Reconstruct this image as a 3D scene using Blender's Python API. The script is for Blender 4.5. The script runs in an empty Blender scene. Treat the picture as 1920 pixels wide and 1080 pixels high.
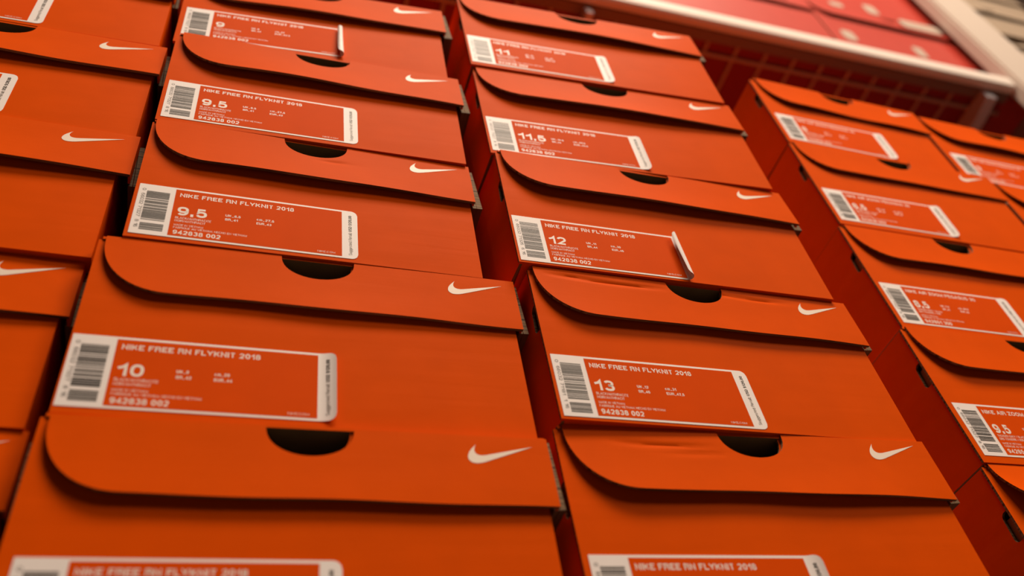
import bpy, bmesh, math, random
from mathutils import Vector, Matrix
random.seed(4)
C = bpy.context.scene.collection
ZO = 0.45                      # camera height above the floor

# ------------------------------------------------------------ materials
def new_mat(name):
    m = bpy.data.materials.new(name); m.use_nodes = True
    nt = m.node_tree; b = nt.nodes['Principled BSDF']
    return m, nt, b
def paper(name, col, rough=0.55, spec=0.35, rib=0.0, ribscale=900.0, mottle=0.06, grain=0.12, tint=None):
    m, nt, b = new_mat(name); N = nt.nodes; L = nt.links
    tc = N.new('ShaderNodeTexCoord')
    n1 = N.new('ShaderNodeTexNoise'); n1.inputs['Scale'].default_value = 45; n1.inputs['Detail'].default_value = 5
    L.new(tc.outputs['Object'], n1.inputs['Vector'])
    mix = N.new('ShaderNodeMixRGB'); mix.blend_type = 'MULTIPLY'; mix.inputs[1].default_value = (*col, 1)
    cr = N.new('ShaderNodeValToRGB')
    cr.color_ramp.elements[0].position = .3; cr.color_ramp.elements[1].position = .7
    v0 = 1 - mottle; cr.color_ramp.elements[0].color = (v0, v0, v0, 1); cr.color_ramp.elements[1].color = (1, 1, 1, 1)
    L.new(n1.outputs['Fac'], cr.inputs[0]); L.new(cr.outputs[0], mix.inputs[2]); mix.inputs[0].default_value = 1
    L.new(mix.outputs[0], b.inputs['Base Color'])
    b.inputs['Roughness'].default_value = rough; b.inputs['Specular IOR Level'].default_value = spec
    if tint: b.inputs['Specular Tint'].default_value = (*tint, 1)
    # fine paper grain and the faint flutes of the corrugated board
    n2 = N.new('ShaderNodeTexNoise'); n2.inputs['Scale'].default_value = 1500; n2.inputs['Detail'].default_value = 3
    L.new(tc.outputs['Object'], n2.inputs['Vector'])
    bp = N.new('ShaderNodeBump'); bp.inputs['Strength'].default_value = grain; bp.inputs['Distance'].default_value = 0.0002
    L.new(n2.outputs['Fac'], bp.inputs['Height'])
    last = bp
    if rib:
        mp = N.new('ShaderNodeMapping'); mp.inputs['Scale'].default_value = (9, 9, 420)
        L.new(tc.outputs['Object'], mp.inputs['Vector'])
        n3 = N.new('ShaderNodeTexNoise'); n3.inputs['Scale'].default_value = 1.0; n3.inputs['Detail'].default_value = 3
        L.new(mp.outputs[0], n3.inputs['Vector'])
        bp2 = N.new('ShaderNodeBump'); bp2.inputs['Strength'].default_value = rib; bp2.inputs['Distance'].default_value = 0.0006
        L.new(n3.outputs['Fac'], bp2.inputs['Height']); L.new(bp.outputs[0], bp2.inputs['Normal'])
        # broad handling dents
        mp4 = N.new('ShaderNodeMapping'); mp4.inputs['Scale'].default_value = (6, 6, 34)
        L.new(tc.outputs['Object'], mp4.inputs['Vector'])
        n4 = N.new('ShaderNodeTexNoise'); n4.inputs['Scale'].default_value = 1.0; n4.inputs['Detail'].default_value = 2; n4.inputs['Distortion'].default_value = .6
        L.new(mp4.outputs[0], n4.inputs['Vector'])
        bp3 = N.new('ShaderNodeBump'); bp3.inputs['Strength'].default_value = .16; bp3.inputs['Distance'].default_value = 0.0025
        L.new(n4.outputs['Fac'], bp3.inputs['Height']); L.new(bp2.outputs[0], bp3.inputs['Normal'])
        last = bp3
    L.new(last.outputs[0], b.inputs['Normal'])
    return m
def corrugated_edge(name, c_light, c_dark, axis_scale=(0, 0, 1), pitch=0.0032):
    m, nt, b = new_mat(name); N = nt.nodes; L = nt.links
    tc = N.new('ShaderNodeTexCoord'); mp = N.new('ShaderNodeMapping')
    mp.inputs['Scale'].default_value = tuple(a / pitch for a in axis_scale)
    L.new(tc.outputs['Object'], mp.inputs['Vector'])
    no = N.new('ShaderNodeTexNoise'); no.inputs['Scale'].default_value = 1.0; no.inputs['Detail'].default_value = 2
    L.new(mp.outputs[0], no.inputs['Vector'])
    cr = N.new('ShaderNodeValToRGB'); cr.color_ramp.elements[0].position = .38; cr.color_ramp.elements[1].position = .58
    cr.color_ramp.elements[0].color = (*c_dark, 1); cr.color_ramp.elements[1].color = (*c_light, 1)
    L.new(no.outputs['Fac'], cr.inputs[0]); L.new(cr.outputs[0], b.inputs['Base Color'])
    b.inputs['Roughness'].default_value = .85
    return m
def plain(name, col, rough=.5, metal=0, spec=.5):
    m, nt, b = new_mat(name); b.inputs['Base Color'].default_value = (*col, 1)
    b.inputs['Roughness'].default_value = rough; b.inputs['Metallic'].default_value = metal
    b.inputs['Specular IOR Level'].default_value = spec
    return m

ORANGE = (0.75, 0.085, 0.0006)
M_or = paper('orange_board', ORANGE, rough=.5, spec=.016, rib=.07, tint=(1, .6, .22))
M_orl = paper('orange_label_print', (0.76, 0.078, 0.0004), rough=.6, spec=.025, tint=(1, .6, .25), grain=.05)
M_red = paper('red_board', (0.44, 0.035, 0.020), rough=.5, spec=.3, rib=.1)
M_beige = paper('beige_board', (0.34, 0.26, 0.19), rough=.6, rib=.2)
M_kraft = paper('kraft_inside', (0.23, 0.145, 0.07), rough=.85, spec=.2, mottle=.2)
M_tab = paper('grey_tan_inner_board', (0.42, 0.34, 0.20), rough=.85, spec=.1)
M_edge = corrugated_edge('corrugated_board_edge', (0.25, 0.155, 0.07), (0.05, 0.026, 0.012), pitch=0.0017)
M_white = paper('label_paper', (0.93, 0.87, 0.86), rough=.5, spec=.2, mottle=.02, grain=.05)
M_print = paper('white_print', (0.88, 0.78, 0.72), rough=.5, mottle=.02, grain=.05)
M_logo = paper('cream_logo_print', (0.86, 0.74, 0.64), rough=.5, mottle=.03, grain=.1)
M_ink = plain('black_ink', (0.03, 0.024, 0.02), .5)
M_greyink = plain('grey_ink', (0.16, 0.13, 0.11), .5)
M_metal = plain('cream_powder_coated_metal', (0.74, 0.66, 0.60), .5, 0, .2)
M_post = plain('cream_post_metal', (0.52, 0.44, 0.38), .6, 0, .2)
M_lip = plain('shade_brown_lip', (0.20, 0.12, 0.09), .5)  # brown tone stands in for cream metal lying in shade
M_shade = plain('maroon_shade_sheet', (0.22, 0.006, 0.003), .8)  # shade under the red boxes, put into the colour
M_sticker = plain('sticker_paper', (0.45, 0.36, 0.30), .7, 0, .1)
M_wire = plain('grey_wire', (0.42, 0.26, 0.20), .5)
M_lilac = plain('pale_grey_metal', (0.55, 0.52, 0.58), .35)

# ------------------------------------------------------------ helpers
def link(name, bm, mats, parent=None, smooth=False):
    me = bpy.data.meshes.new(name); bm.to_mesh(me); bm.free()
    for m in mats: me.materials.append(m)
    o = bpy.data.objects.new(name, me); C.objects.link(o)
    if any(p.use_smooth for p in me.polygons):
        me.set_sharp_from_angle(angle=math.radians(28))
    if smooth:
        for p in me.polygons: p.use_smooth = True
    if parent: o.parent = parent
    return o
def empty(name, loc, label=None, cat=None, group=None):
    o = bpy.data.objects.new(name, None); C.objects.link(o); o.location = loc; o.empty_display_size = .02
    if label: o['label'] = label
    if cat: o['category'] = cat
    if group: o['group'] = group
    return o
def tag(o, label, cat, group=None):
    o['label'] = label; o['category'] = cat
    if group: o['group'] = group
    return o
def box(bm, x0, x1, y0, y1, z0, z1, mi=0, mis=None):
    """mis: dict face->material for '-x','+x','-y','+y','-z','+z'"""
    v = [bm.verts.new((x, y, z)) for x in (x0, x1) for y in (y0, y1) for z in (z0, z1)]
    F = {'-x': (0, 1, 3, 2), '+x': (4, 6, 7, 5), '-y': (0, 4, 5, 1), '+y': (2, 3, 7, 6), '-z': (0, 2, 6, 4), '+z': (1, 5, 7, 3)}
    for k, f in F.items():
        fa = bm.faces.new([v[i] for i in f]); fa.material_index = (mis or {}).get(k, mi)
def prism(bm, pts, fn, t, m_front=0, m_back=1, m_side=2):
    """extrude 2-D outline; fn(a,b,d) -> xyz with d in 0..t"""
    f = [bm.verts.new(fn(a, b, 0)) for a, b in pts]; k = [bm.verts.new(fn(a, b, t)) for a, b in pts]
    x = bm.faces.new(f); x.material_index = m_front
    x = bm.faces.new(k[::-1]); x.material_index = m_back
    n = len(pts)
    for i in range(n):
        j = (i + 1) % n
        x = bm.faces.new((f[i], k[i], k[j], f[j])); x.material_index = m_side(pts[i], pts[j]) if callable(m_side) else m_side
def finish(bm):
    bmesh.ops.recalc_face_normals(bm, faces=bm.faces[:])

# ------------------------------------------------------------ lettering: a plain grotesque drawn with strokes
def arc(cx, cy, rx, ry, a0, a1, n=12):
    P = []
    for i in range(n + 1):
        a = math.radians(a0 + (a1 - a0) * i / n); c, s = math.cos(a), math.sin(a)
        P.append((cx + rx * math.copysign(abs(c) ** .86, c), cy + ry * math.copysign(abs(s) ** .86, s)))
    return P
def G():
    g = {}
    g[' '] = (.35, []); g['.'] = (.0, [[(.5, -.06), (.5, .06)]]); g[','] = (.0, [[(.5, .06), (.4, -.18)]])
    g[':'] = (.0, [[(.5, -.06), (.5, .06)], [(.5, .52), (.5, .64)]]); g['_'] = (.5, [[(0, -.12), (1, -.12)]])
    g['/'] = (.4, [[(0, -.05), (1, 1.05)]]); g["'"] = (.0, [[(.5, .75), (.5, 1)]])
    g['A'] = (.82, [[(0, 0), (.5, 1), (1, 0)], [(.18, .32), (.82, .32)]])
    g['B'] = (.72, [[(0, 0), (0, 1), (.6, 1)] + arc(.6, .76, .36, .24, 90, -90, 8) + [(0, .52)], [(.6, .52)] + arc(.6, .26, .4, .26, 90, -90, 8) + [(0, 0)]])
    g['C'] = (.8, [arc(.5, .5, .5, .5, 38, 322, 20)])
    g['D'] = (.78, [[(0, 0), (0, 1), (.45, 1)] + arc(.45, .5, .55, .5, 90, -90, 14) + [(0, 0)]])
    g['E'] = (.64, [[(1, 1), (0, 1), (0, 0), (1, 0)], [(0, .52), (.92, .52)]])
    g['F'] = (.6, [[(1, 1), (0, 1), (0, 0)], [(0, .5), (.88, .5)]])
    g['G'] = (.82, [arc(.5, .5, .5, .5, 38, 300, 18) + [(1, .12), (1, .46), (.58, .46)]])
    g['H'] = (.76, [[(0, 0), (0, 1)], [(1, 0), (1, 1)], [(0, .52), (1, .52)]])
    g['I'] = (.0, [[(.5, 0), (.5, 1)]])
    g['J'] = (.5, [[(1, 1), (1, .3)] + arc(.5, .3, .5, .3, 0, -180, 10)])
    g['K'] = (.74, [[(0, 0), (0, 1)], [(.98, 1), (.04, .36)], [(.36, .6), (1, 0)]])
    g['L'] = (.56, [[(0, 1), (0, 0), (1, 0)]])
    g['M'] = (.88, [[(0, 0), (0, 1), (.5, .08), (1, 1), (1, 0)]])
    g['N'] = (.74, [[(0, 0), (0, 1), (1, 0), (1, 1)]])
    g['O'] = (.84, [arc(.5, .5, .5, .5, 0, 360, 24)])
    g['P'] = (.68, [[(0, 0), (0, 1), (.62, 1)] + arc(.62, .74, .38, .26, 90, -90, 8) + [(0, .48)]])
    g['Q'] = (.84, [arc(.5, .5, .5, .5, 0, 360, 24), [(.6, .25), (1, -.06)]])
    g['R'] = (.74, [[(0, 0), (0, 1), (.62, 1)] + arc(.62, .76, .36, .24, 90, -90, 8) + [(0, .52)], [(.55, .52)] + arc(.62, .34, .33, .18, 90, 0, 5) + [(1, 0)]])
    g['S'] = (.7, [arc(.5, .76, .46, .24, 25, 270, 14) + arc(.5, .26, .5, .26, 90, -155, 14)[1:]])
    g['T'] = (.68, [[(0, 1), (1, 1)], [(.5, 1), (.5, 0)]])
    g['U'] = (.74, [[(0, 1), (0, .38)] + arc(.5, .38, .5, .38, 180, 360, 12) + [(1, 1)]])
    g['V'] = (.76, [[(0, 1), (.5, 0), (1, 1)]])
    g['W'] = (1.1, [[(0, 1), (.26, 0), (.5, 1), (.74, 0), (1, 1)]])
    g['X'] = (.72, [[(0, 0), (1, 1)], [(0, 1), (1, 0)]])
    g['Y'] = (.76, [[(0, 1), (.5, .44), (1, 1)], [(.5, .44), (.5, 0)]])
    g['Z'] = (.68, [[(0, 1), (1, 1), (0, 0), (1, 0)]])
    g['0'] = (.6, [arc(.5, .5, .5, .5, 0, 360, 22)])
    g['1'] = (.36, [[(0, .70), (.55, .78), (1, 1), (1, 0)]])
    g['2'] = (.6, [arc(.5, .70, .5, .30, 170, -25, 12) + [(.0, .0), (1, 0)]])
    g['3'] = (.6, [arc(.5, .76, .46, .24, 160, -80, 12) + [(.4, .53)], [(.4, .53)] + arc(.5, .265, .5, .265, 85, -165, 13)])
    g['4'] = (.64, [[(.78, 0), (.78, 1), (0, .26), (1, .26)]])
    g['5'] = (.6, [[(.92, 1), (.16, 1), (.06, .5)] + arc(.5, .32, .5, .32, 140, -160, 14)])
    g['6'] = (.6, [arc(.5, .31, .5, .31, 0, 360, 16), arc(.55, .5, .55, .5, 185, 45, 10)])
    g['7'] = (.58, [[(0, 1), (1, 1), (.62, .5), (.4, 0)]])
    g['8'] = (.6, [arc(.5, .76, .43, .24, 0, 360, 16), arc(.5, .26, .5, .26, 0, 360, 16)])
    g['9'] = (.6, [arc(.5, .69, .5, .31, 0, 360, 16), arc(.45, .5, .55, .5, 5, -135, 10)])
    g['$'] = (.6, g['S'][1] + [[(.5, -.14), (.5, 1.14)]])
    x = .72
    g['a'] = (.5, [arc(.5, .52, .48, .2, 160, 0, 8) + [(.98, .0)], arc(.5, .2, .48, .2, 0, 360, 12)])
    g['c'] = (.5, [arc(.5, x/2, .5, x/2, 40, 320, 14)])
    g['d'] = (.54, [arc(.5, x/2, .5, x/2, 0, 360, 16), [(1, 0), (1, 1)]])
    g['e'] = (.54, [[(0, x/2), (1, x/2)] + arc(.5, x/2, .5, x/2, 0, 315, 14)])
    g['g'] = (.54, [arc(.5, x/2, .5, x/2, 0, 360, 16), [(1, x), (1, -.1)] + arc(.5, -.08, .5, .2, 0, -160, 8)])
    g['i'] = (.0, [[(.5, 0), (.5, x)], [(.5, .88), (.5, 1)]]); g['l'] = (.0, [[(.5, 0), (.5, 1)]])
    g['m'] = (.86, [[(0, 0), (0, x)], [(0, x*.6)] + arc(.25, x*.62, .25, x*.38, 180, 0, 8) + [(.5, 0)], [(.5, x*.6)] + arc(.75, x*.62, .25, x*.38, 180, 0, 8) + [(1, 0)]])
    g['s'] = (.46, [[(a, b * x) for a, b in g['S'][1][0]]])
    g['t'] = (.28, [[(.4, .95), (.4, .1), (1, 0)], [(0, x), (1, x)]])
    g['u'] = (.5, [[(0, x), (0, .25)] + arc(.5, .25, .5, .25, 180, 360, 8), [(1, x), (1, 0)]])
    return g
GL = G()
def ribbon(P, h, kx):
    """thick polyline with mitred joints; kx keeps verticals and horizontals the same weight"""
    Q = [P[0]]
    for p in P[1:]:
        if math.hypot(p[0] - Q[-1][0], p[1] - Q[-1][1]) > 1e-4: Q.append(p)
    n = len(Q); closed = n > 3 and math.hypot(Q[0][0] - Q[-1][0], Q[0][1] - Q[-1][1]) < 1e-3
    L, R = [], []
    for i in range(n):
        a = Q[i - 1] if i else (Q[-2] if closed else None); b = Q[i + 1] if i < n - 1 else (Q[1] if closed else None); c = Q[i]
        d1 = d2 = None
        if a is not None: l = math.hypot(c[0]-a[0], c[1]-a[1]) or 1; d1 = ((c[0]-a[0])/l, (c[1]-a[1])/l)
        if b is not None: l = math.hypot(b[0]-c[0], b[1]-c[1]) or 1; d2 = ((b[0]-c[0])/l, (b[1]-c[1])/l)
        d1 = d1 or d2; d2 = d2 or d1
        n1 = (-d1[1], d1[0]); n2 = (-d2[1], d2[0]); mx, my = n1[0]+n2[0], n1[1]+n2[1]; ml = math.hypot(mx, my)
        if ml < .3: mx, my, k = n1[0], n1[1], 1
        else: mx, my = mx/ml, my/ml; k = min(1 / max(.2, mx*n1[0]+my*n1[1]), 2.2)
        L.append((c[0] + mx*h*k, c[1] + my*h*k)); R.append((c[0] - mx*h*k, c[1] - my*h*k))
    return L, R
def letter(bm, txt, x, y, h, w=None, bold=True, rot=0, fn=None, mi=0):
    """baseline-left at x,y; cap height h, total width w (mm); fn(u,v)->xyz"""
    sw = .19 if bold else .115; gap = .17 if bold else .16
    if len(txt) <= 4 and bold: sw = .2
    tot = 0
    for ch in txt: tot += GL.get(ch, GL[' '])[0] + (0 if ch == ' ' else sw) + gap
    tot -= gap
    kx = (w / h) / tot if w else 1.15      # horizontal stretch of the skeletons and gaps
    free = tot - sum(0 if c == ' ' else sw for c in txt)
    kk = ((w / h) - sum(0 if c == ' ' else sw for c in txt)) / free if w else 1.15
    kk = max(kk, .3)
    pen = 0
    for ch in txt:
        gw, st = GL.get(ch, GL[' ']); gw *= kk
        for P in st:
            Q = [(pen + sw / 2 + a * gw, sw / 2 + b * (1 - sw)) for a, b in P]
            if gw == 0: Q = [(pen + sw / 2, sw / 2 + b * (1 - sw)) for a, b in P]
            if ch in ('.', ':'): Q = [(a, max(0, b - .0) if k == 0 else b) for k, (a, b) in enumerate(Q)]
            vert = len(P) == 2 and abs(P[0][0] - P[1][0]) < 1e-6
            if vert:                       # straight stems run to the full height
                y0, y1 = sorted((Q[0][1], Q[1][1])); e = sw / 2 if (ch in 'EFHIKLTilN.:1dm') else 0
                Q = [(Q[0][0], y0 - e), (Q[1][0], y1 + e)]
            elif len(P) > 2 and ch in 'NHMEFLBDPRU1Kum4AVYWXZ7' :
                def ext(p, q, d):
                    l = math.hypot(p[0]-q[0], p[1]-q[1]) or 1
                    return (p[0] + (p[0]-q[0]) / l * d, p[1] + (p[1]-q[1]) / l * d)
                Q = [ext(Q[0], Q[1], sw/2)] + Q[1:-1] + [ext(Q[-1], Q[-2], sw/2)]
            L, R = ribbon(Q, sw / 2, kk)
            def put(p):
                a, b = p[0] * h, p[1] * h
                if rot == 90: a, b = -b, a
                if rot == -90: a, b = b, -a
                return bm.verts.new(fn(x + a, y + b))
            L = [put(p) for p in L]; R = [put(p) for p in R]
            for i in range(len(L) - 1):
                fa = bm.faces.new((L[i], R[i], R[i+1], L[i+1])); fa.material_index = mi
        pen += gw + (0 if ch == ' ' else sw) + gap * kk

# ------------------------------------------------------------ box geometry (metres), W x H of the end panel, flap height
DIM = {'S': (0.19471, 0.10814, 0.03999), 'L': (0.21998, 0.11499, 0.03948), 'M': (0.22006, 0.11605, 0.0385)}
Lw, Lf, Lb, Lh = .11109, .12017, .0207, .04242
FA, FB, FG = .00396, .00433, .00188
SWB, NOTL, NOTR, NB = -.0364, -.01826, .02101, .01655
T = .0018; DEP = .335

def bez(p0, p1, p2, p3, n=10):
    return [tuple((1-t)**3*a + 3*(1-t)**2*t*b + 3*(1-t)*t*t*c + t**3*d for a, b, c, d in zip(p0, p1, p2, p3)) for t in [i / n for i in range(1, n + 1)]]
def swoosh():
    P = [(24, 7.8)]; P += bez((24, 7.8), (18.15, 10.29), (12.3, 12.78), (6.442, 15.276), 12)
    P += bez((6.442, 15.276), (4.986, 15.892), (3.763, 16.201), (2.774, 16.201), 8)
    P += bez((2.774, 16.201), (1.654, 16.201), (.841, 15.809), (.337, 15.024), 7)
    P += bez((.337, 15.024), (.02, 14.52), (-.073, 13.881), (.057, 13.106), 5)
    P += bez((.057, 13.106), (.187, 12.331), (.533, 11.506), (1.093, 10.628), 6)
    P += bez((1.093, 10.628), (1.56, 9.918), (2.325, 8.985), (3.39, 7.828), 6)
    P += bez((3.39, 7.828), (3.05, 8.35), (2.8, 8.95), (2.606, 9.676), 5)
    P += bez((2.606, 9.676), (2.326, 10.871), (2.578, 11.748), (3.362, 12.308), 7)
    P += bez((3.362, 12.308), (3.735, 12.569), (4.248, 12.7), (4.902, 12.7), 5)
    P += bez((4.902, 12.7), (5.424, 12.7), (6.012, 12.616), (6.666, 12.448), 4)
    P += bez((6.666, 12.448), (12.4, 10.9), (18.2, 9.35), (24, 7.8), 10)[:-1]
    return [(x / 24, (16.2 - y) / 24) for x, y in P]
SW = swoosh()

def shoe_box(pos, yaw, size, p, label, group, info=None, mat=M_or, tilt_back=0.0, logo=True, name='shoe_box', seed=0, dep=DEP, fine=True):
    W, H, fh = DIM[size]; H += p.get('dh', 0)
    Ht = H - .0002
    rnd = random.Random(seed)
    root = empty(name, pos, label, 'box', group)
    root.rotation_euler = (tilt_back, -p.get('roll', 0), yaw)
    mats = [mat, M_kraft, M_edge, M_tab]
    # ---- body
    bm = bmesh.new(); Hb = Ht - T
    nc = W / 2 + (NOTL + NOTR) / 2 - .0012; nr = (NOTR - NOTL) / 2 - .0004
    pts = [(0, 0), (W, 0), (W, Hb)]
    for i in range(19):
        a = math.pi * i / 18
        pts.append((nc + nr * math.cos(a), Hb - (NB + .001) * math.sin(a) ** .9))
    pts.append((0, Hb))
    # front panel folds round into the right wall, its left edge is the cut edge of the board
    prism(bm, pts, lambda a, b, d: (a, d, b), T, 0, 1, lambda a, b: 2 if (abs(a[0]) < 1e-6 and abs(b[0]) < 1e-6) else (0 if abs(a[1]) < 1e-6 and abs(b[1]) < 1e-6 else (0 if abs(a[0]-W) < 1e-6 and abs(b[0]-W) < 1e-6 else 2)))
    # left wall with the oval finger slot next to the front panel
    z0, z1, sd = .0655, .0845, .0058
    ym = .034; bul = p.get('bul', 0.0)
    pr = [(T, 0), (ym, 0), (ym, Hb), (T, Hb), (T, z1)]
    k = 8
    for i in range(k + 1):
        a = math.pi / 2 * i / k; pr.append((T + sd * .45 + sd * .55 * math.sin(a), z1 - .004 + .004 * math.cos(a)))
    for i in range(k + 1):
        a = math.pi / 2 * i / k; pr.append((T + sd * .45 + sd * .55 * math.cos(a) + .0006, z0 + .003 - .003 * math.sin(a)))
    pr.append((T, z0))
    prism(bm, pr, lambda a, b, d: (.0007 + d - bul * (a - T) / (ym - T), a, b), T, 0, 1, 2)
    prism(bm, [(ym, 0), (dep, 0), (dep, Hb), (ym, Hb)], lambda a, b, d: (.0007 + d - bul * (dep - a) / (dep - ym), a, b), T, 0, 1, 2)
    # inner kraft tab behind the slot
    box(bm, .0007 + T + .0018, .0007 + T + .0030, T + .0004, .05, .003, z1 - .003, 3)
    box(bm, W - T, W, T, dep, 0, Hb, 0, {'-x': 1, '+z': 2, '+y': 2})
    box(bm, .0007 + T, W - T, dep - T, dep, 0, Hb, 0, {'-y': 1, '+z': 2})
    box(bm, .0007 + T, W - T, T, dep - T, 0, T, 0, {'+z': 1})
    finish(bm); body = link('body', bm, mats, root)
    # ---- lid top
    ld = p.get('ld', 0); g = FG + p.get('dg', 0)
    bm = bmesh.new()
    u0 = max(FA + ld, .0005); u1 = W + FB + ld + p.get('db', 0)
    box(bm, u0 * .5, u1 - .0005, -g + T * .6, dep + .001, Ht - T, Ht, 0, {'-z': 1, '-x': 2})
    finish(bm); lid = link('lid', bm, mats, root)
    # ---- right hand lid wall, doubled board standing a little off the box
    bm = bmesh.new(); sp = p.get('splay', .05); th = p.get('th', .0030); hh = fh - .001
    def ws(x, y, s): return (u1 - .0002 + x * math.cos(sp) + s * math.sin(sp), y, Ht - .0004 + x * math.sin(sp) - s * math.cos(sp))
    for (xa, xb) in ((-.0028, -.0028 + .0013 + th * .35), (-.0002 + th * .05, th)):
        ya = .0022 + max(0, p.get('ret', .0028) - .0028); yb = dep
        v = [bm.verts.new(ws(x, y, s)) for x in (xa, xb) for y in (ya, yb) for s in (hh, 0)]
        F = {'-x': (0, 1, 3, 2), '+x': (4, 6, 7, 5), '-y': (0, 4, 5, 1), '+y': (2, 3, 7, 6), '-z': (0, 2, 6, 4), '+z': (1, 5, 7, 3)}
        for kk, f in F.items():
            fa = bm.faces.new([v[i] for i in f]); fa.material_index = {'-y': 2, '-z': 2, '+y': 2}.get(kk, 0 if kk != '-x' else 1)
    finish(bm); link('lid_side_wall', bm, mats, root)
    # ---- front flap, board thickness, thumb cut-out, round left corner, slightly bowed
    tl = p.get('tilt', .05); tl = max(tl, .012)
    ztop = Ht + min(p.get('df', 0), 0)
    bowA = p.get('bow', .0012); wav = rnd.uniform(-.0006, .0008); ph = rnd.uniform(0, 6)
    fc = W / 2 + (NOTL + NOTR) / 2 + ld; fr = (NOTR - NOTL) / 2; nb = NB
    def warp(u, s, d=0):
        w = (u - u0) / (u1 - u0); q = s / fh
        y = -g - s * math.sin(tl) - bowA * q * q * math.sin(math.pi * min(1, max(0, w * 1.0))) - p.get('cl', .0015) * q * q * (1 - w) ** 3
        y -= wav * q * q * math.sin(w * 9 + ph)
        for s0, ua, ub, am in p.get('cr', ()):
            wq = min(1, max(0, (w - ua) / .08)) * min(1, max(0, (ub - w) / .08))
            y += am * wq * math.exp(-((s - s0 - .001 * math.sin(w * 14 + ph)) / .0013) ** 2)
        return (u, y + d, ztop - s * math.cos(tl))
    ae = .034
    us = sorted(set([round(u0 + ae * (1 - math.cos(math.pi / 2 * i / 14)), 6) for i in range(15)] +
                    [round(fc - fr * math.cos(math.pi * i / 24), 6) for i in range(25)] +
                    [round(u0 + ae + (fc - fr - u0 - ae) * i / 8, 6) for i in range(1, 9)] +
                    [round(fc + fr + (u1 - fc - fr) * i / 12, 6) for i in range(1, 13)]))
    bm = bmesh.new(); NR = 26 if p.get('cr') else 8; cols = []
    for u in us:
        st = 0 if abs(u - fc) >= fr - 1e-7 else nb * math.sqrt(max(0, 1 - ((u - fc) / fr) ** 2)) ** .85
        if u < u0 + ae: sb = .004 + (fh - .004) * max(0, 1 - (1 - (u - u0) / ae) ** 2.15) ** (1 / 2.0)
        else: sb = fh
        sb += .0003 * math.sin(u * 70 + ph)
        fr_ = [bm.verts.new(warp(u, st + (sb - st) * j / NR)) for j in range(NR + 1)]
        bk_ = [bm.verts.new(warp(u, st + (sb - st) * j / NR, T)) for j in range(NR + 1)]
        cols.append((fr_, bk_))
    def q(a, b, c, d, mi):
        fa = bm.faces.new((a, b, c, d)); fa.material_index = mi; fa.smooth = mi == 0
    for (f0, b0), (f1, b1) in zip(cols, cols[1:]):
        for j in range(NR):
            q(f0[j], f0[j+1], f1[j+1], f1[j], 0); q(b0[j], b1[j], b1[j+1], b0[j+1], 1)
        q(f0[0], f1[0], b1[0], b0[0], 0 if f0[0].co.z > ztop - .0002 and f1[0].co.z > ztop - .0002 else 2)
        q(f0[NR], b0[NR], b1[NR], f1[NR], 2)
    f0, b0 = cols[0]; f1, b1 = cols[-1]
    for j in range(NR):
        q(f0[j], b0[j], b0[j+1], f0[j+1], 2); q(f1[j], f1[j+1], b1[j+1], b1[j], 0)
    finish(bm)
    # folded return at the right hand end
    v = []
    bm2v = [bm.verts.new(warp(u1 - x, s, d)) for x in (0, .0012) for d in (T * .8, T * .8 + p.get('ret', .0028)) for s in (0, fh - .0008)]
    for f in ((0, 1, 3, 2), (4, 6, 7, 5), (0, 4, 5, 1), (2, 3, 7, 6), (0, 2, 6, 4), (1, 5, 7, 3)):
        fa = bm.faces.new([bm2v[i] for i in f]); fa.material_index = 0
    flap = link('front_flap', bm, mats, root)
    if logo:
        bm = bmesh.new(); sw = .0328; xo = W + SWB + ld + p.get('swx', 0); zt = .0054 + p.get('swz', 0)
        vs = [bm.verts.new(Vector(warp(xo + x * sw, zt + (.35 - z) * sw * .97)) + Vector((0, -.00012, 0))) for x, z in SW]
        bm.faces.new(vs); bmesh.ops.triangulate(bm, faces=bm.faces[:]); bmesh.ops.recalc_face_normals(bm, faces=bm.faces[:])
        for f in bm.faces:
            if f.normal.y > 0: f.normal_flip()
        lg = link('logo', bm, [M_logo], flap); lg['label'] = 'cream curved tick printed on the flap'
    if info: make_label(root, p, info)
    return root

def rrect(x0, x1, y0, y1, r=.0, corners=(0, 0, 0, 0)):
    """corners: which of bl, br, tr, tl are rounded"""
    P = []
    for (cx, cy, a0, on) in ((x0, y0, 180, corners[0]), (x1, y0, 270, corners[1]), (x1, y1, 0, corners[2]), (x0, y1, 90, corners[3])):
        if not on: P.append((cx, cy)); continue
        ox = cx + (r if cx == x0 else -r); oy = cy + (r if cy == y0 else -r)
        for i in range(7):
            a = math.radians(a0 + 90 * i / 6); P.append((ox + r * math.cos(a), oy + r * math.sin(a)))
    return P

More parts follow.
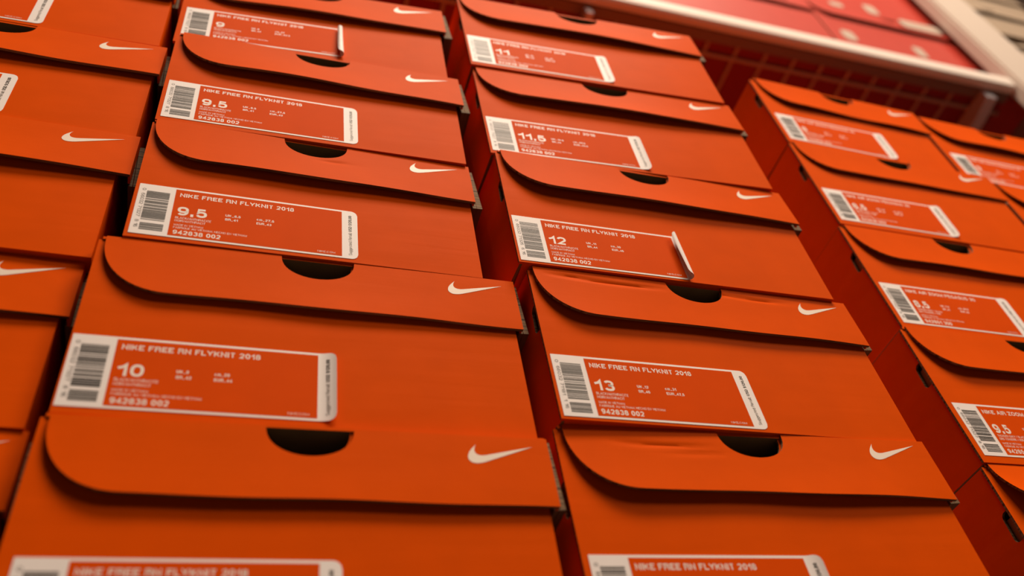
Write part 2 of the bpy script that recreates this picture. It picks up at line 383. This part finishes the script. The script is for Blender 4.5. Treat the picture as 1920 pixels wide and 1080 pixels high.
def make_label(root, p, info):
    lu, lv = p['lu'], p['lv']
    lu = max(lu, .0008); lv = max(lv, .0008)
    def fl(e):                       # label millimetres -> box coordinates, e = height above the panel
        return lambda x, y: (lu + x / 1000, -e, lv + y / 1000)
    W1 = Lw * 1000; HL = Lh * 1000; WB = Lb * 1000 - 1.6
    bm = bmesh.new()
    def poly(pts, fn, mi):
        fa = bm.faces.new([bm.verts.new(fn(*q)) for q in pts]); fa.material_index = mi
    prism(bm, [(0, 0), (W1, 0), (W1, HL), (0, HL)], lambda a, b, d: (lu + a / 1000, -.00022 + d, lv + b / 1000), .0002, 0, 0, 0)
    poly([(WB, 1.4), (W1, 1.4), (W1, HL - 1.4), (WB, HL - 1.4)], fl(.00028), 1)
    finish(bm); bl = bm
    # barcode and its digits
    bm = bmesh.new(); F = fl(.00030); rn = random.Random(info.get('bc', 3))
    y = 36.6
    def bar(y1, h, xa, xb):
        fa = bm.faces.new([bm.verts.new(F(*q)) for q in ((xa, y1 - h), (xb, y1 - h), (xb, y1), (xa, y1))])
    while y > 11.4:
        h = rn.choice((.33, .33, .5, .66, .95)); bar(y, h, 4.4, 16.4); y -= h + rn.choice((.3, .35, .55, .8))
    y = 9.2
    while y > 3.2:
        h = rn.choice((.33, .4, .6, .8)); bar(y, h, 4.6, 16.4); y -= h + rn.choice((.3, .4, .5))
    dg = info.get('digits', '0  66032 71327  8 16')
    letter(bm, dg, 1.9, 38.4, 1.9, 33.5, False, -90, F)
    bbc = bm
    # lettering
    bm = bl; F = fl(.00031)
    ti = info['title']; wide = info.get('tw', 62)
    letter(bm, ti, 21.6, 34.9, 3.2, wide, True, 0, F, 2)
    if info.get('size'):
        s = info['size']; w = {1: 6.0, 2: 11.2, 3: 15.4, 4: 20.5}[len(s)] * info.get('sw', 1)
        letter(bm, s, 21.8, 18.9, 7.3, w, True, 0, F, 2)
        letter(bm, info.get('c1', 'BLACK/ANTHRACITE'), 21.3, 15.8, 1.75, 18.6 if 'c1' not in info else 23, False, 0, F, 2)
        letter(bm, info.get('c2', 'NOIR/ANTHRACIT'), 21.3, 13.3, 1.75, 15.8 if 'c2' not in info else 20, False, 0, F, 2)
        letter(bm, 'MADE IN VIETNAM', 21.3, 9.9, 1.5, 15.0, False, 0, F, 2)
        letter(bm, 'FABRIQUE AU VIETNAM, HECHO EN VIETNAM', 21.3, 7.6, 1.5, 38, False, 0, F, 2)
        letter(bm, info.get('code', '942838 002'), 21.5, 2.9, 3.3, 24.3, True, 0, F, 2)
        for t, x, yy in ((info['uk'], 46.8, 22.8), (info['br'], 46.9, 19.4), (info['cm'], 63.6, 22.8), (info['eu'], 63.6, 19.4)):
            letter(bm, t, x, yy, 1.85, len(t) * 1.35, True, 0, F, 2)
    letter(bm, 'NIKE.COM', 97.5, 2.7, 1.35, 9.8, False, 0, F, 2)
    lab = link('label', bm, [M_white, M_orl, M_print], root)
    link('barcode', bbc, [M_ink], lab)
    # price strip at the right end, flat, lifted or curled
    k = info.get('curl', 0.0); flat = info.get('curl0', 0.0)
    LT = (Lf - Lw) * 1000
    def tabfn(e):
        def fn(x, y):
            s = max(0, x - W1); sc = 1 + info.get('curlv', 0) * (y / HL - .5)
            if k * sc > .01:
                R = LT / (k * sc); a = s / R; X = R * math.sin(a); O = R * (1 - math.cos(a)); nx, no = -math.sin(a), math.cos(a)
            else: X, O, nx, no = s, 0, 0, 1
            X += nx * e; O += no * e
            return (lu + (W1 + X) / 1000, -.00022 - O / 1000, lv + y / 1000)
        return fn
    bm = bmesh.new(); n = 16; rr = 4.0; cols = []
    for i in range(n + 1):
        s = LT * i / n; cut = 0 if s < LT - rr else rr - math.sqrt(max(0, rr * rr - (s - LT + rr) ** 2))
        cols.append([[bm.verts.new(tabfn(e)(W1 + s, cut + (HL - 2 * cut) * j / 4)) for j in range(5)] for e in (0.0, -.14)])
    for a, b in zip(cols, cols[1:]):
        for j in range(4):
            for L_ in (0, 1): bm.faces.new((a[L_][j], b[L_][j], b[L_][j+1], a[L_][j+1]))
        for j in (0, 4): bm.faces.new((a[0][j], b[0][j], b[1][j], a[1][j]))
    for a in (cols[0], cols[-1]):
        for j in range(4): bm.faces.new((a[0][j], a[0][j+1], a[1][j+1], a[1][j]))
    finish(bm)
    fn = tabfn(.09)
    letter(bm, 'Suggested Retail:', W1 + 5.7, 3.0, 1.9, 19.5, False, 90, fn, 1)
    letter(bm, 'USD $120.00', W1 + 5.7, 23.6, 1.9, 14.6, True, 90, fn, 2)
    tb = link('price_tab', bm, [M_white, M_greyink, M_ink], lab)
    if k > 1: tb['label'] = 'curled white price tab peeling away from the box'

# ------------------------------------------------------------ the orange stacks
RN = 'NIKE FREE RN FLYKNIT 2018'
PG = 'NIKE AIR ZOOM PEGASUS 35'
def free(size, uk, br, cm, eu, **k):
    return dict(title=RN, size=size, uk='UK_' + uk, br='BR_' + br, cm='cm_' + cm, eu='EUR_' + eu, **k)
def zoom(size, uk, br, cm, eu, **k):
    return dict(title=PG, tw=66, size=size, sw=.86, uk='UK_' + uk, br='BR_' + br, cm='cm_' + cm, eu='EUR_' + eu, c1='THUNDER GREY / BLACK', c2='GRIS TONNERRE / NOIR', **k)
FIT = {
 'A2':(-0.26477,0.33721,0.47627,-0.00705,0.00062,0.00444,-0.00017,0.05513,-0.00029,0.00010,-0.00108,0.00011),
 'A3':(-0.26967,0.33467,0.36683,0.01507,0.00647,0.00388,0.00334,0.04576,0.00016,-0.00045,0.00082,0.00131),
 'A1':(-0.26628,0.33695,0.58453,-0.01204,0.00011,0.00324,0.00000,0.05000,0.00000,0.00008,0.00000,0.00000),
 'A4':(-0.27696,0.33842,0.26016,0.02186,0.00647,0.00388,0.00042,0.01947,-0.00014,0.00026,-0.00082,-0.00147),
 'A5':(-0.27721,0.34029,0.15199,0.02879,0.00647,0.00388,0.00001,0.03337,-0.00002,-0.00041,-0.00013,-0.00000),
 'B1':(-0.06352,0.33277,0.59186,-0.04574,0.00375,0.00966,-0.00005,0.03717,-0.00012,-0.00000,-0.00037,-0.00065),
 'B2':(-0.06054,0.32655,0.48419,-0.00625,0.00251,0.00378,0.00032,0.04403,0.00003,0.00040,0.00028,-0.00037),
 'B3':(-0.06145,0.32765,0.37550,0.00744,0.00201,0.00283,-0.00171,0.04137,-0.00010,-0.00026,0.00005,0.00049),
 'B4':(-0.07198,0.33029,0.26000,0.00302,0.00086,0.00377,-0.00034,0.02219,-0.00011,0.00257,-0.00044,0.00037),
 'B5':(-0.07527,0.33101,0.14503,-0.01897,0.00568,0.00481,0.00002,0.03765,-0.00002,-0.00565,-0.00129,-0.00027),
 'C1':(0.15116,0.32050,0.61519,-0.03062,0.00169,0.00420,-0.00162,0.02921,-0.00021,0.00169,-0.00014,-0.00025),
 'C2':(0.15292,0.32351,0.50011,-0.02910,0.00184,0.00330,-0.00178,0.03885,-0.00028,0.00114,-0.00045,-0.00002),
 'C3':(0.15482,0.32137,0.38532,-0.00071,0.00146,0.00174,-0.00056,0.06007,-0.00014,-0.00133,-0.00040,-0.00025),
 'C4':(0.16054,0.32493,0.27090,0.00298,0.00184,0.00185,-0.00115,0.03114,0.00018,0.00035,-0.00049,-0.00061),
 'C5':(0.15770,0.33118,0.15471,-0.02458,0.00326,-0.00007,0.00018,0.03399,0.00002,0.00070,-0.00016,0.00103),
 'D1':(0.45442,0.34349,0.62496,0.02148,0.00472,0.00559,0.00249,0.00921,0.00022,0.00121,0.00032,0.00057),
 'D2':(0.45391,0.34417,0.50883,0.00630,0.00387,0.00560,0.00007,-0.00424,-0.00018,0.00017,-0.00031,0.00001),
 'D3':(0.45218,0.34602,0.39328,0.00882,0.00371,0.00531,0.00053,0.05000,-0.00013,-0.00077,-0.00096,-0.00064),
 'D4':(0.44866,0.34656,0.27663,0.00069,0.00404,0.00541,0.00008,0.05000,-0.00001,-0.00008,-0.00009,0.00052),
 'D5':(0.44722,0.34911,0.16054,0.00059,0.00647,0.00388,-0.00003,0.05000,-0.00003,-0.00001,-0.00019,-0.00000),
 'E1':(0.65586,0.34838,0.62225,0.01677,0.00727,0.00303,-0.00006,0.05000,0.00001,-0.00005,0.00006,0.00011),
 'E2':(0.68650,0.34900,0.50600,0.00900,0.00500,0.00400,0.00000,0.04000,0.00000,0.00000,0.00000,0.00000),
}
KEYS = ('x','y','z','yaw','lu','lv','ld','tilt','dg','roll','df','dh')
F95 = free('9.5', '8.5', '41', '27.5', '43')
SPEC = {
 'A1': ('S', dict(F95), 'orange shoe box topmost in the leftmost stack, end of its label showing'),
 'A2': ('S', dict(F95), 'orange shoe box second from the top in the leftmost stack'),
 'A3': ('S', None, 'orange shoe box third from the top in the leftmost stack'),
 'A4': ('S', None, 'orange shoe box fourth from the top in the leftmost stack'),
 'A5': ('S', None, 'orange shoe box lowest in the leftmost stack, at the bottom left corner'),
 'B1': ('S', free('9', '8', '40', '27', '42.5', curl=4.6, curlv=.4, bc=5), 'orange shoe box size 9 on top of its stack, label tab peeled'),
 'B2': ('S', dict(F95, bc=6), 'orange shoe box size 9.5 directly under the size 9 box'),
 'B3': ('S', dict(F95, bc=7), 'orange shoe box size 9.5 resting directly on the size 10 box'),
 'B4': ('L', free('10', '9', '42', '28', '44', curl=.55, bc=8), 'orange shoe box size 10 with its price tab slightly lifted'),
 'B5': ('L', free('10', '9', '42', '28', '44', bc=9), 'orange shoe box at the bottom of the stack under the size 10 box'),
 'C1': ('L', free('11', '10', '43', '29', '45', curl=.3, bc=10), 'orange shoe box size 11 on top of the middle stack'),
 'C2': ('L', free('11.5', '10.5', '44', '29.5', '45.5', curl=.4, bc=11), 'orange shoe box size 11.5 under the size 11 box'),
 'C3': ('L', free('12', '11', '44', '30', '46', curl=3.7, curlv=.15, bc=12, digits='0  66032 71326  6 16'), 'orange shoe box size 12 with its price tab curled right up'),
 'C4': ('L', free('13', '12', '46', '31', '47.5', bc=13, digits='0  66032 71181  1 16'), 'orange shoe box size 13 with flat label and exposed cardboard corner'),
 'C5': ('L', free('13', '12', '46', '31', '47.5', curl=.55, bc=14), 'orange shoe box at the bottom of the stack under the size 13 box'),
 'D1': ('S', zoom('8', '7', '40', '26', '41', bc=15, curl=.4), 'orange shoe box topmost in the right stack, its left side wall in shadow'),
 'D2': ('M', zoom('8.5', '7.5', '41', '26.5', '42', bc=16, curl=.5), 'orange shoe box second from the top in the right stack, with blurred label'),
 'D3': ('M', zoom('8.5', '7.5', '41', '26.5', '42', bc=17, curl=.3, code='942851 300'), 'orange shoe box size 8.5 resting on the right stack size 9.5 box'),
 'D4': ('M', zoom('9.5', '8.5', '43', '27.5', '43', bc=18, code='942851 003'), 'orange shoe box size 9.5 at the right edge with narrow label lettering'),
 'D5': ('M', None, 'orange shoe box at the bottom right corner, front flap bent outwards'),
 'E1': ('S', zoom('9', '8', '42', '27', '42.5', bc=19), 'orange shoe box at the right edge, topmost of the last stack'),
 'E2': ('M', zoom('9', '8', '42', '27', '42.5', bc=20), 'orange shoe box under the topmost box of the last stack, at the right edge'),
}
EXTRA = {'B1': dict(bow=.002, cl=.0), 'B2': dict(bow=.002), 'B3': dict(bow=.0015, cr=((.019, .48, .62, .0006),)), 'B4': dict(bow=.001), 'B5': dict(bow=.0005),
         'C1': dict(bow=.003, cl=.002), 'C2': dict(bow=.003, cl=.002), 'C3': dict(bow=.002, cl=.002), 'C4': dict(cl=.002, cr=((.007, 0.02, .40, .0009), (.0065, .52, .80, .0009))), 'C5': dict(cl=.002, bow=.002, swz=-.002, cr=((.010, .10, .38, .0007), (.015, .22, .42, .0005))),
         'D5': dict(tilt=.14, cl=.010, bow=.0), 'A1': dict(db=-.0025, th=.002, splay=.02), 'A5': dict(db=-.002, th=.0018, splay=.02), 'A4': dict(th=.0025, splay=.02), 'B4': dict(splay=.05, bow=.001), 'D1': dict(db=-.002, th=.0016, splay=.01),
         'D2': dict(th=.003)}
GROUP = 'orange shoe boxes stacked in columns'
zbot = {}
for i, (n, v) in enumerate(FIT.items()):
    p = dict(zip(KEYS, v)); p.update(dict(ret=.006) if n[0] == 'A' else {}); p.update(dict(bul=.0022) if n[0] in 'C' else {}); p.update(dict(th=.0036, splay=.075) if n in ('B1', 'B2', 'B3', 'C1', 'C2', 'C3', 'C4', 'C5') else {}); p.update(EXTRA.get(n, {}))
    size, info, lab = SPEC[n]
    shoe_box((p['x'], p['y'], p['z'] + ZO), p['yaw'], size, p, lab, GROUP, info, seed=i)
    zbot[n[0]] = min(zbot.get(n[0], 9), p['z'])
    if n in ('A5', 'B5', 'C5', 'D5', 'E2'): zbot[n[0] + 'x'] = p

# plinths that carry the stacks, below the frame
M_plinth = plain('white_plinth', (0.55, 0.5, 0.46), .6)
def struct(name, bm, m):
    finish(bm); o = link(name, bm, [m]); o['kind'] = 'structure'; return o
for i, c in enumerate('ABCDE'):
    p = zbot[c + 'x']; W = DIM['L'][0] if c in 'BCDE' else DIM['S'][0]
    bm = bmesh.new(); box(bm, p['x'] - .004, p['x'] + W - (.002 if c != 'E' else 0), p['y'] + .002, p['y'] + DEP + .02, 0, p['z'] + ZO - .0003)
    struct('trim_%d' % (i + 1), bm, M_plinth)

# ------------------------------------------------------------ the rack above and behind
RY = .453; RZ = 1.119 + ZO; PX = 1.145
SL = 0.0
def sp(x, y, z):               # shelf coordinates (y along the slope, z off the slope)
    return (x, RY + y * math.cos(SL) - z * math.sin(SL), RZ + y * math.sin(SL) + z * math.cos(SL))
def bar3(bm, a, b, r, n=6, mi=0):
    a, b = Vector(a), Vector(b); d = (b - a).normalized(); s = d.orthogonal().normalized(); t = d.cross(s)
    ra = [bm.verts.new(a + (s * math.cos(2*math.pi*i/n) + t * math.sin(2*math.pi*i/n)) * r) for i in range(n)]
    rb = [bm.verts.new(b + (s * math.cos(2*math.pi*i/n) + t * math.sin(2*math.pi*i/n)) * r) for i in range(n)]
    for i in range(n):
        f = bm.faces.new((ra[i], ra[(i+1) % n], rb[(i+1) % n], rb[i])); f.smooth = True
    bm.faces.new(ra[::-1]); bm.faces.new(rb)
shelf = empty('wire_shelf', (0.5, RY, RZ), 'wire grid shelf with a pale rounded front rail, seen from below', 'shelf')
X0, X1 = -.25, PX - .002
SDEP = .40
def loc(o): o.location = -Vector((0.5, RY, RZ)); return o
# front rail: rounded channel
bm = bmesh.new()
prof = []
prof = [(.010, .029), (-.001, .029), (-.005, .026), (-.0065, .021), (-.0065, .006), (-.005, .000), (-.001, -.003), (.010, -.003)]
va = [bm.verts.new((X0, RY + a, RZ + b)) for a, b in prof]; vb = [bm.verts.new((X1, RY + a, RZ + b)) for a, b in prof]
for i in range(len(prof)):
    j = (i + 1) % len(prof); f = bm.faces.new((va[i], va[j], vb[j], vb[i]))
bm.faces.new(va[::-1]); bm.faces.new(vb)
finish(bm); loc(link('front_rail', bm, [M_metal], shelf))
bm = bmesh.new(); box(bm, X0, X1, RY + .008, RY + .026, RZ - .003, RZ + .0028); finish(bm); loc(link('front_lip', bm, [M_lip], shelf))  # solid strip added to stop light leaking in behind the rail
bm = bmesh.new(); box(bm, X0, X1, RY + .028, RY + SDEP, RZ + .0031, RZ + .0037); finish(bm); loc(link('shade_sheet', bm, [M_shade], shelf))  # added dark sheet, paints the shade on the red box bottoms
# cross wires, each a part
wx = .02; k = 0
bmf = bmesh.new()
for yy in (.045, .16, .27, SDEP): bar3(bmf, sp(X0, yy, -.003), sp(X1, yy, -.003), .0035)
loc(link('long_wire', bmf, [M_wire], shelf))
x = X0 + .03
while x < X1 - .01:
    bm = bmesh.new(); bar3(bm, sp(x, .01, 0), sp(x, SDEP, 0), .003); loc(link('cross_wire', bm, [M_wire], shelf)); x += .0485
# support arms under the shelf
def arm(xa, w, label):
    bm = bmesh.new()
    P = [(0.012, -.004), (SDEP, -.004), (SDEP, -.055), (.05, -.030), (.012, -.022)]
    f = [bm.verts.new(sp(xa, a, b)) for a, b in P]; g = [bm.verts.new(sp(xa + w, a, b)) for a, b in P]
    bm.faces.new(f); bm.faces.new(g[::-1])
    for i in range(len(P)): bm.faces.new((f[i], g[i], g[(i+1) % len(P)], f[(i+1) % len(P)]))
    finish(bm); o = link('support_arm', bm, [M_lilac], shelf); loc(o)
arm(.405, .010, '')
arm(1.085, .020, '')
# white front post and rear upright
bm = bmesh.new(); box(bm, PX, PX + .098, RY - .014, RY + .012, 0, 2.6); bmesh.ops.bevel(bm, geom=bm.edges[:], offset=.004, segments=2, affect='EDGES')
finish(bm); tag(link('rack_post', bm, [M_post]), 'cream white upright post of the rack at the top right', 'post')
bm = bmesh.new(); box(bm, PX + .01, PX + .06, RY + SDEP, RY + SDEP + .04, 0, 2.6)
finish(bm); tag(link('rear_upright', bm, [M_lilac]), 'grey metal rear upright behind the cream post', 'post')

# red boxes on the wire shelf
RG = 'red boxes on the wire shelf'
DIM['R'] = (0.338, 0.235, 0.046)
RB = []
for c, x in enumerate((.868, .526, .184, -.158)):
    for r in range(2):
        row = ('bottom', 'upper')[r]
        cl = ('column next to the cream post', 'second column from the cream post', 'third column from the cream post', 'fourth column from the cream post')[c]
        p = dict(tilt=.05, lu=.02, lv=.004, bow=.002, cl=.002, splay=.01, th=.0016, db=-.003)
        RB.append(shoe_box(Vector((x, RY + .022, RZ + .0040 + r * (.235 + .0004))), 0, 'R', p, 'red shoe box on the wire shelf, %s row, %s' % (row, cl), RG, None, mat=M_red, logo=False, seed=50 + c * 3 + r, dep=.30))
def sticker(root, x, z, w, h, y=-.0008, sl=0.0):
    bm = bmesh.new(); ox = x - root.location.x; oz = z + ZO - root.location.z
    pts = [(ox + a + b * sl, oz + b) for a, b in rrect(-w / 2, w / 2, -h / 2, h / 2, min(w, h) * .35, (1, 1, 1, 1))]
    prism(bm, pts, lambda a, b, d: (a, y + d, b), .0006, 0, 0, 0)
    finish(bm); o = link('sticker', bm, [M_sticker], root); o['label'] = 'small white paper sticker'
sticker(RB[0], .905, 1.245, .026, .034); sticker(RB[0], 1.045, 1.24, .022, .036)
sticker(RB[0], 1.10, 1.341, .088, .030, y=-.0062); sticker(RB[1], 1.02, 1.385, .026, .036); sticker(RB[1], .94, 1.372, .028, .018)
sticker(RB[2], .80, 1.345, .05, .02, y=-.0062)

# beige boxes beyond the post
BG = 'beige boxes beyond the post'
bm = bmesh.new(); box(bm, PX + .104, PX + .80, RY + .02, RY + .42, RZ - .03, RZ)
finish(bm)
tag(link('grey_shelf_board', bm, [M_lilac]), 'pale grey shelf board carrying the beige boxes beyond the post', 'shelf')
DIM['Q'] = (0.34, 0.12, 0.035)
for r in range(7):
    p = dict(tilt=.05, lu=.02, lv=.004, bow=.003)
    shoe_box(Vector((PX + .112 + .004 * (r % 2), RY + .04 + .006 * (r % 3), RZ + .0003 + r * .1205)), 0, 'Q', p, 'beige cardboard box beyond the cream post, %s of its pile' % ('lowest', 'second from the bottom', 'third from the bottom', 'fourth from the bottom', 'third from the top', 'second from the top', 'topmost')[r], BG, None, mat=M_beige, logo=False, name='beige_box', seed=80 + r, dep=.30)
# room
bm = bmesh.new(); box(bm, -3, 4, -3, 1.5, -.05, 0); struct('floor', bm, plain('floor_concrete', (.08, .06, .05), .6))
bm = bmesh.new(); box(bm, -3, 4, 1.2, 1.3, 0, 3.2); struct('wall_back', bm, plain('dark_wall', (.10, .03, .02), .8))
bm = bmesh.new(); box(bm, -3, 4, -3, 1.3, 3.2, 3.25); struct('ceiling', bm, plain('ceiling_paint', (.6, .55, .5), .8))

# ------------------------------------------------------------ light
def area(name, loc, target, sx, sy, power, col):
    l = bpy.data.lights.new(name, 'AREA'); l.shape = 'RECTANGLE'; l.size = sx; l.size_y = sy; l.energy = power; l.color = col
    o = bpy.data.objects.new(name, l); C.objects.link(o); o.location = loc
    o.rotation_euler = (Vector(target) - Vector(loc)).to_track_quat('-Z', 'Y').to_euler()
    return o
area('ceiling_lamp', (.5, -.62, 3.1), (.3, .33, 1.0), 1.3, .6, 92, (1.0, .80, .62))
area('ceiling_lamp', (2.0, -1.9, 2.95), (.2, .33, .9), 1.4, .8, 50, (1.0, .80, .60))
w = bpy.data.worlds.new('world'); bpy.context.scene.world = w; w.use_nodes = True
w.node_tree.nodes['Background'].inputs[0].default_value = (1.0, .72, .5, 1); w.node_tree.nodes['Background'].inputs[1].default_value = .012

# ------------------------------------------------------------ camera
RM = [[0.95104, -0.274348, -0.142325], [0.105529, 0.721067, -0.684782], [0.290494, 0.636236, 0.714715]]
cam = bpy.data.cameras.new('camera'); co = bpy.data.objects.new('camera', cam); C.objects.link(co)
r, d, f = (Vector(a) for a in RM)
m = Matrix((( r.x, -d.x, -f.x, 0), (r.y, -d.y, -f.y, 0), (r.z, -d.z, -f.z, ZO), (0, 0, 0, 1)))
co.matrix_world = m
cam.sensor_width = 36; cam.lens = 1661.3 / 1920 * 36; cam.clip_start = .02
cam.dof.use_dof = True; cam.dof.focus_distance = .53; cam.dof.aperture_fstop = 5.0
S = bpy.context.scene; S.camera = co
S.view_settings.view_transform = 'Standard'; S.view_settings.look = 'None'; S.view_settings.gamma = 1
S.view_settings.exposure = 0.0; S.view_settings.use_curve_mapping = False
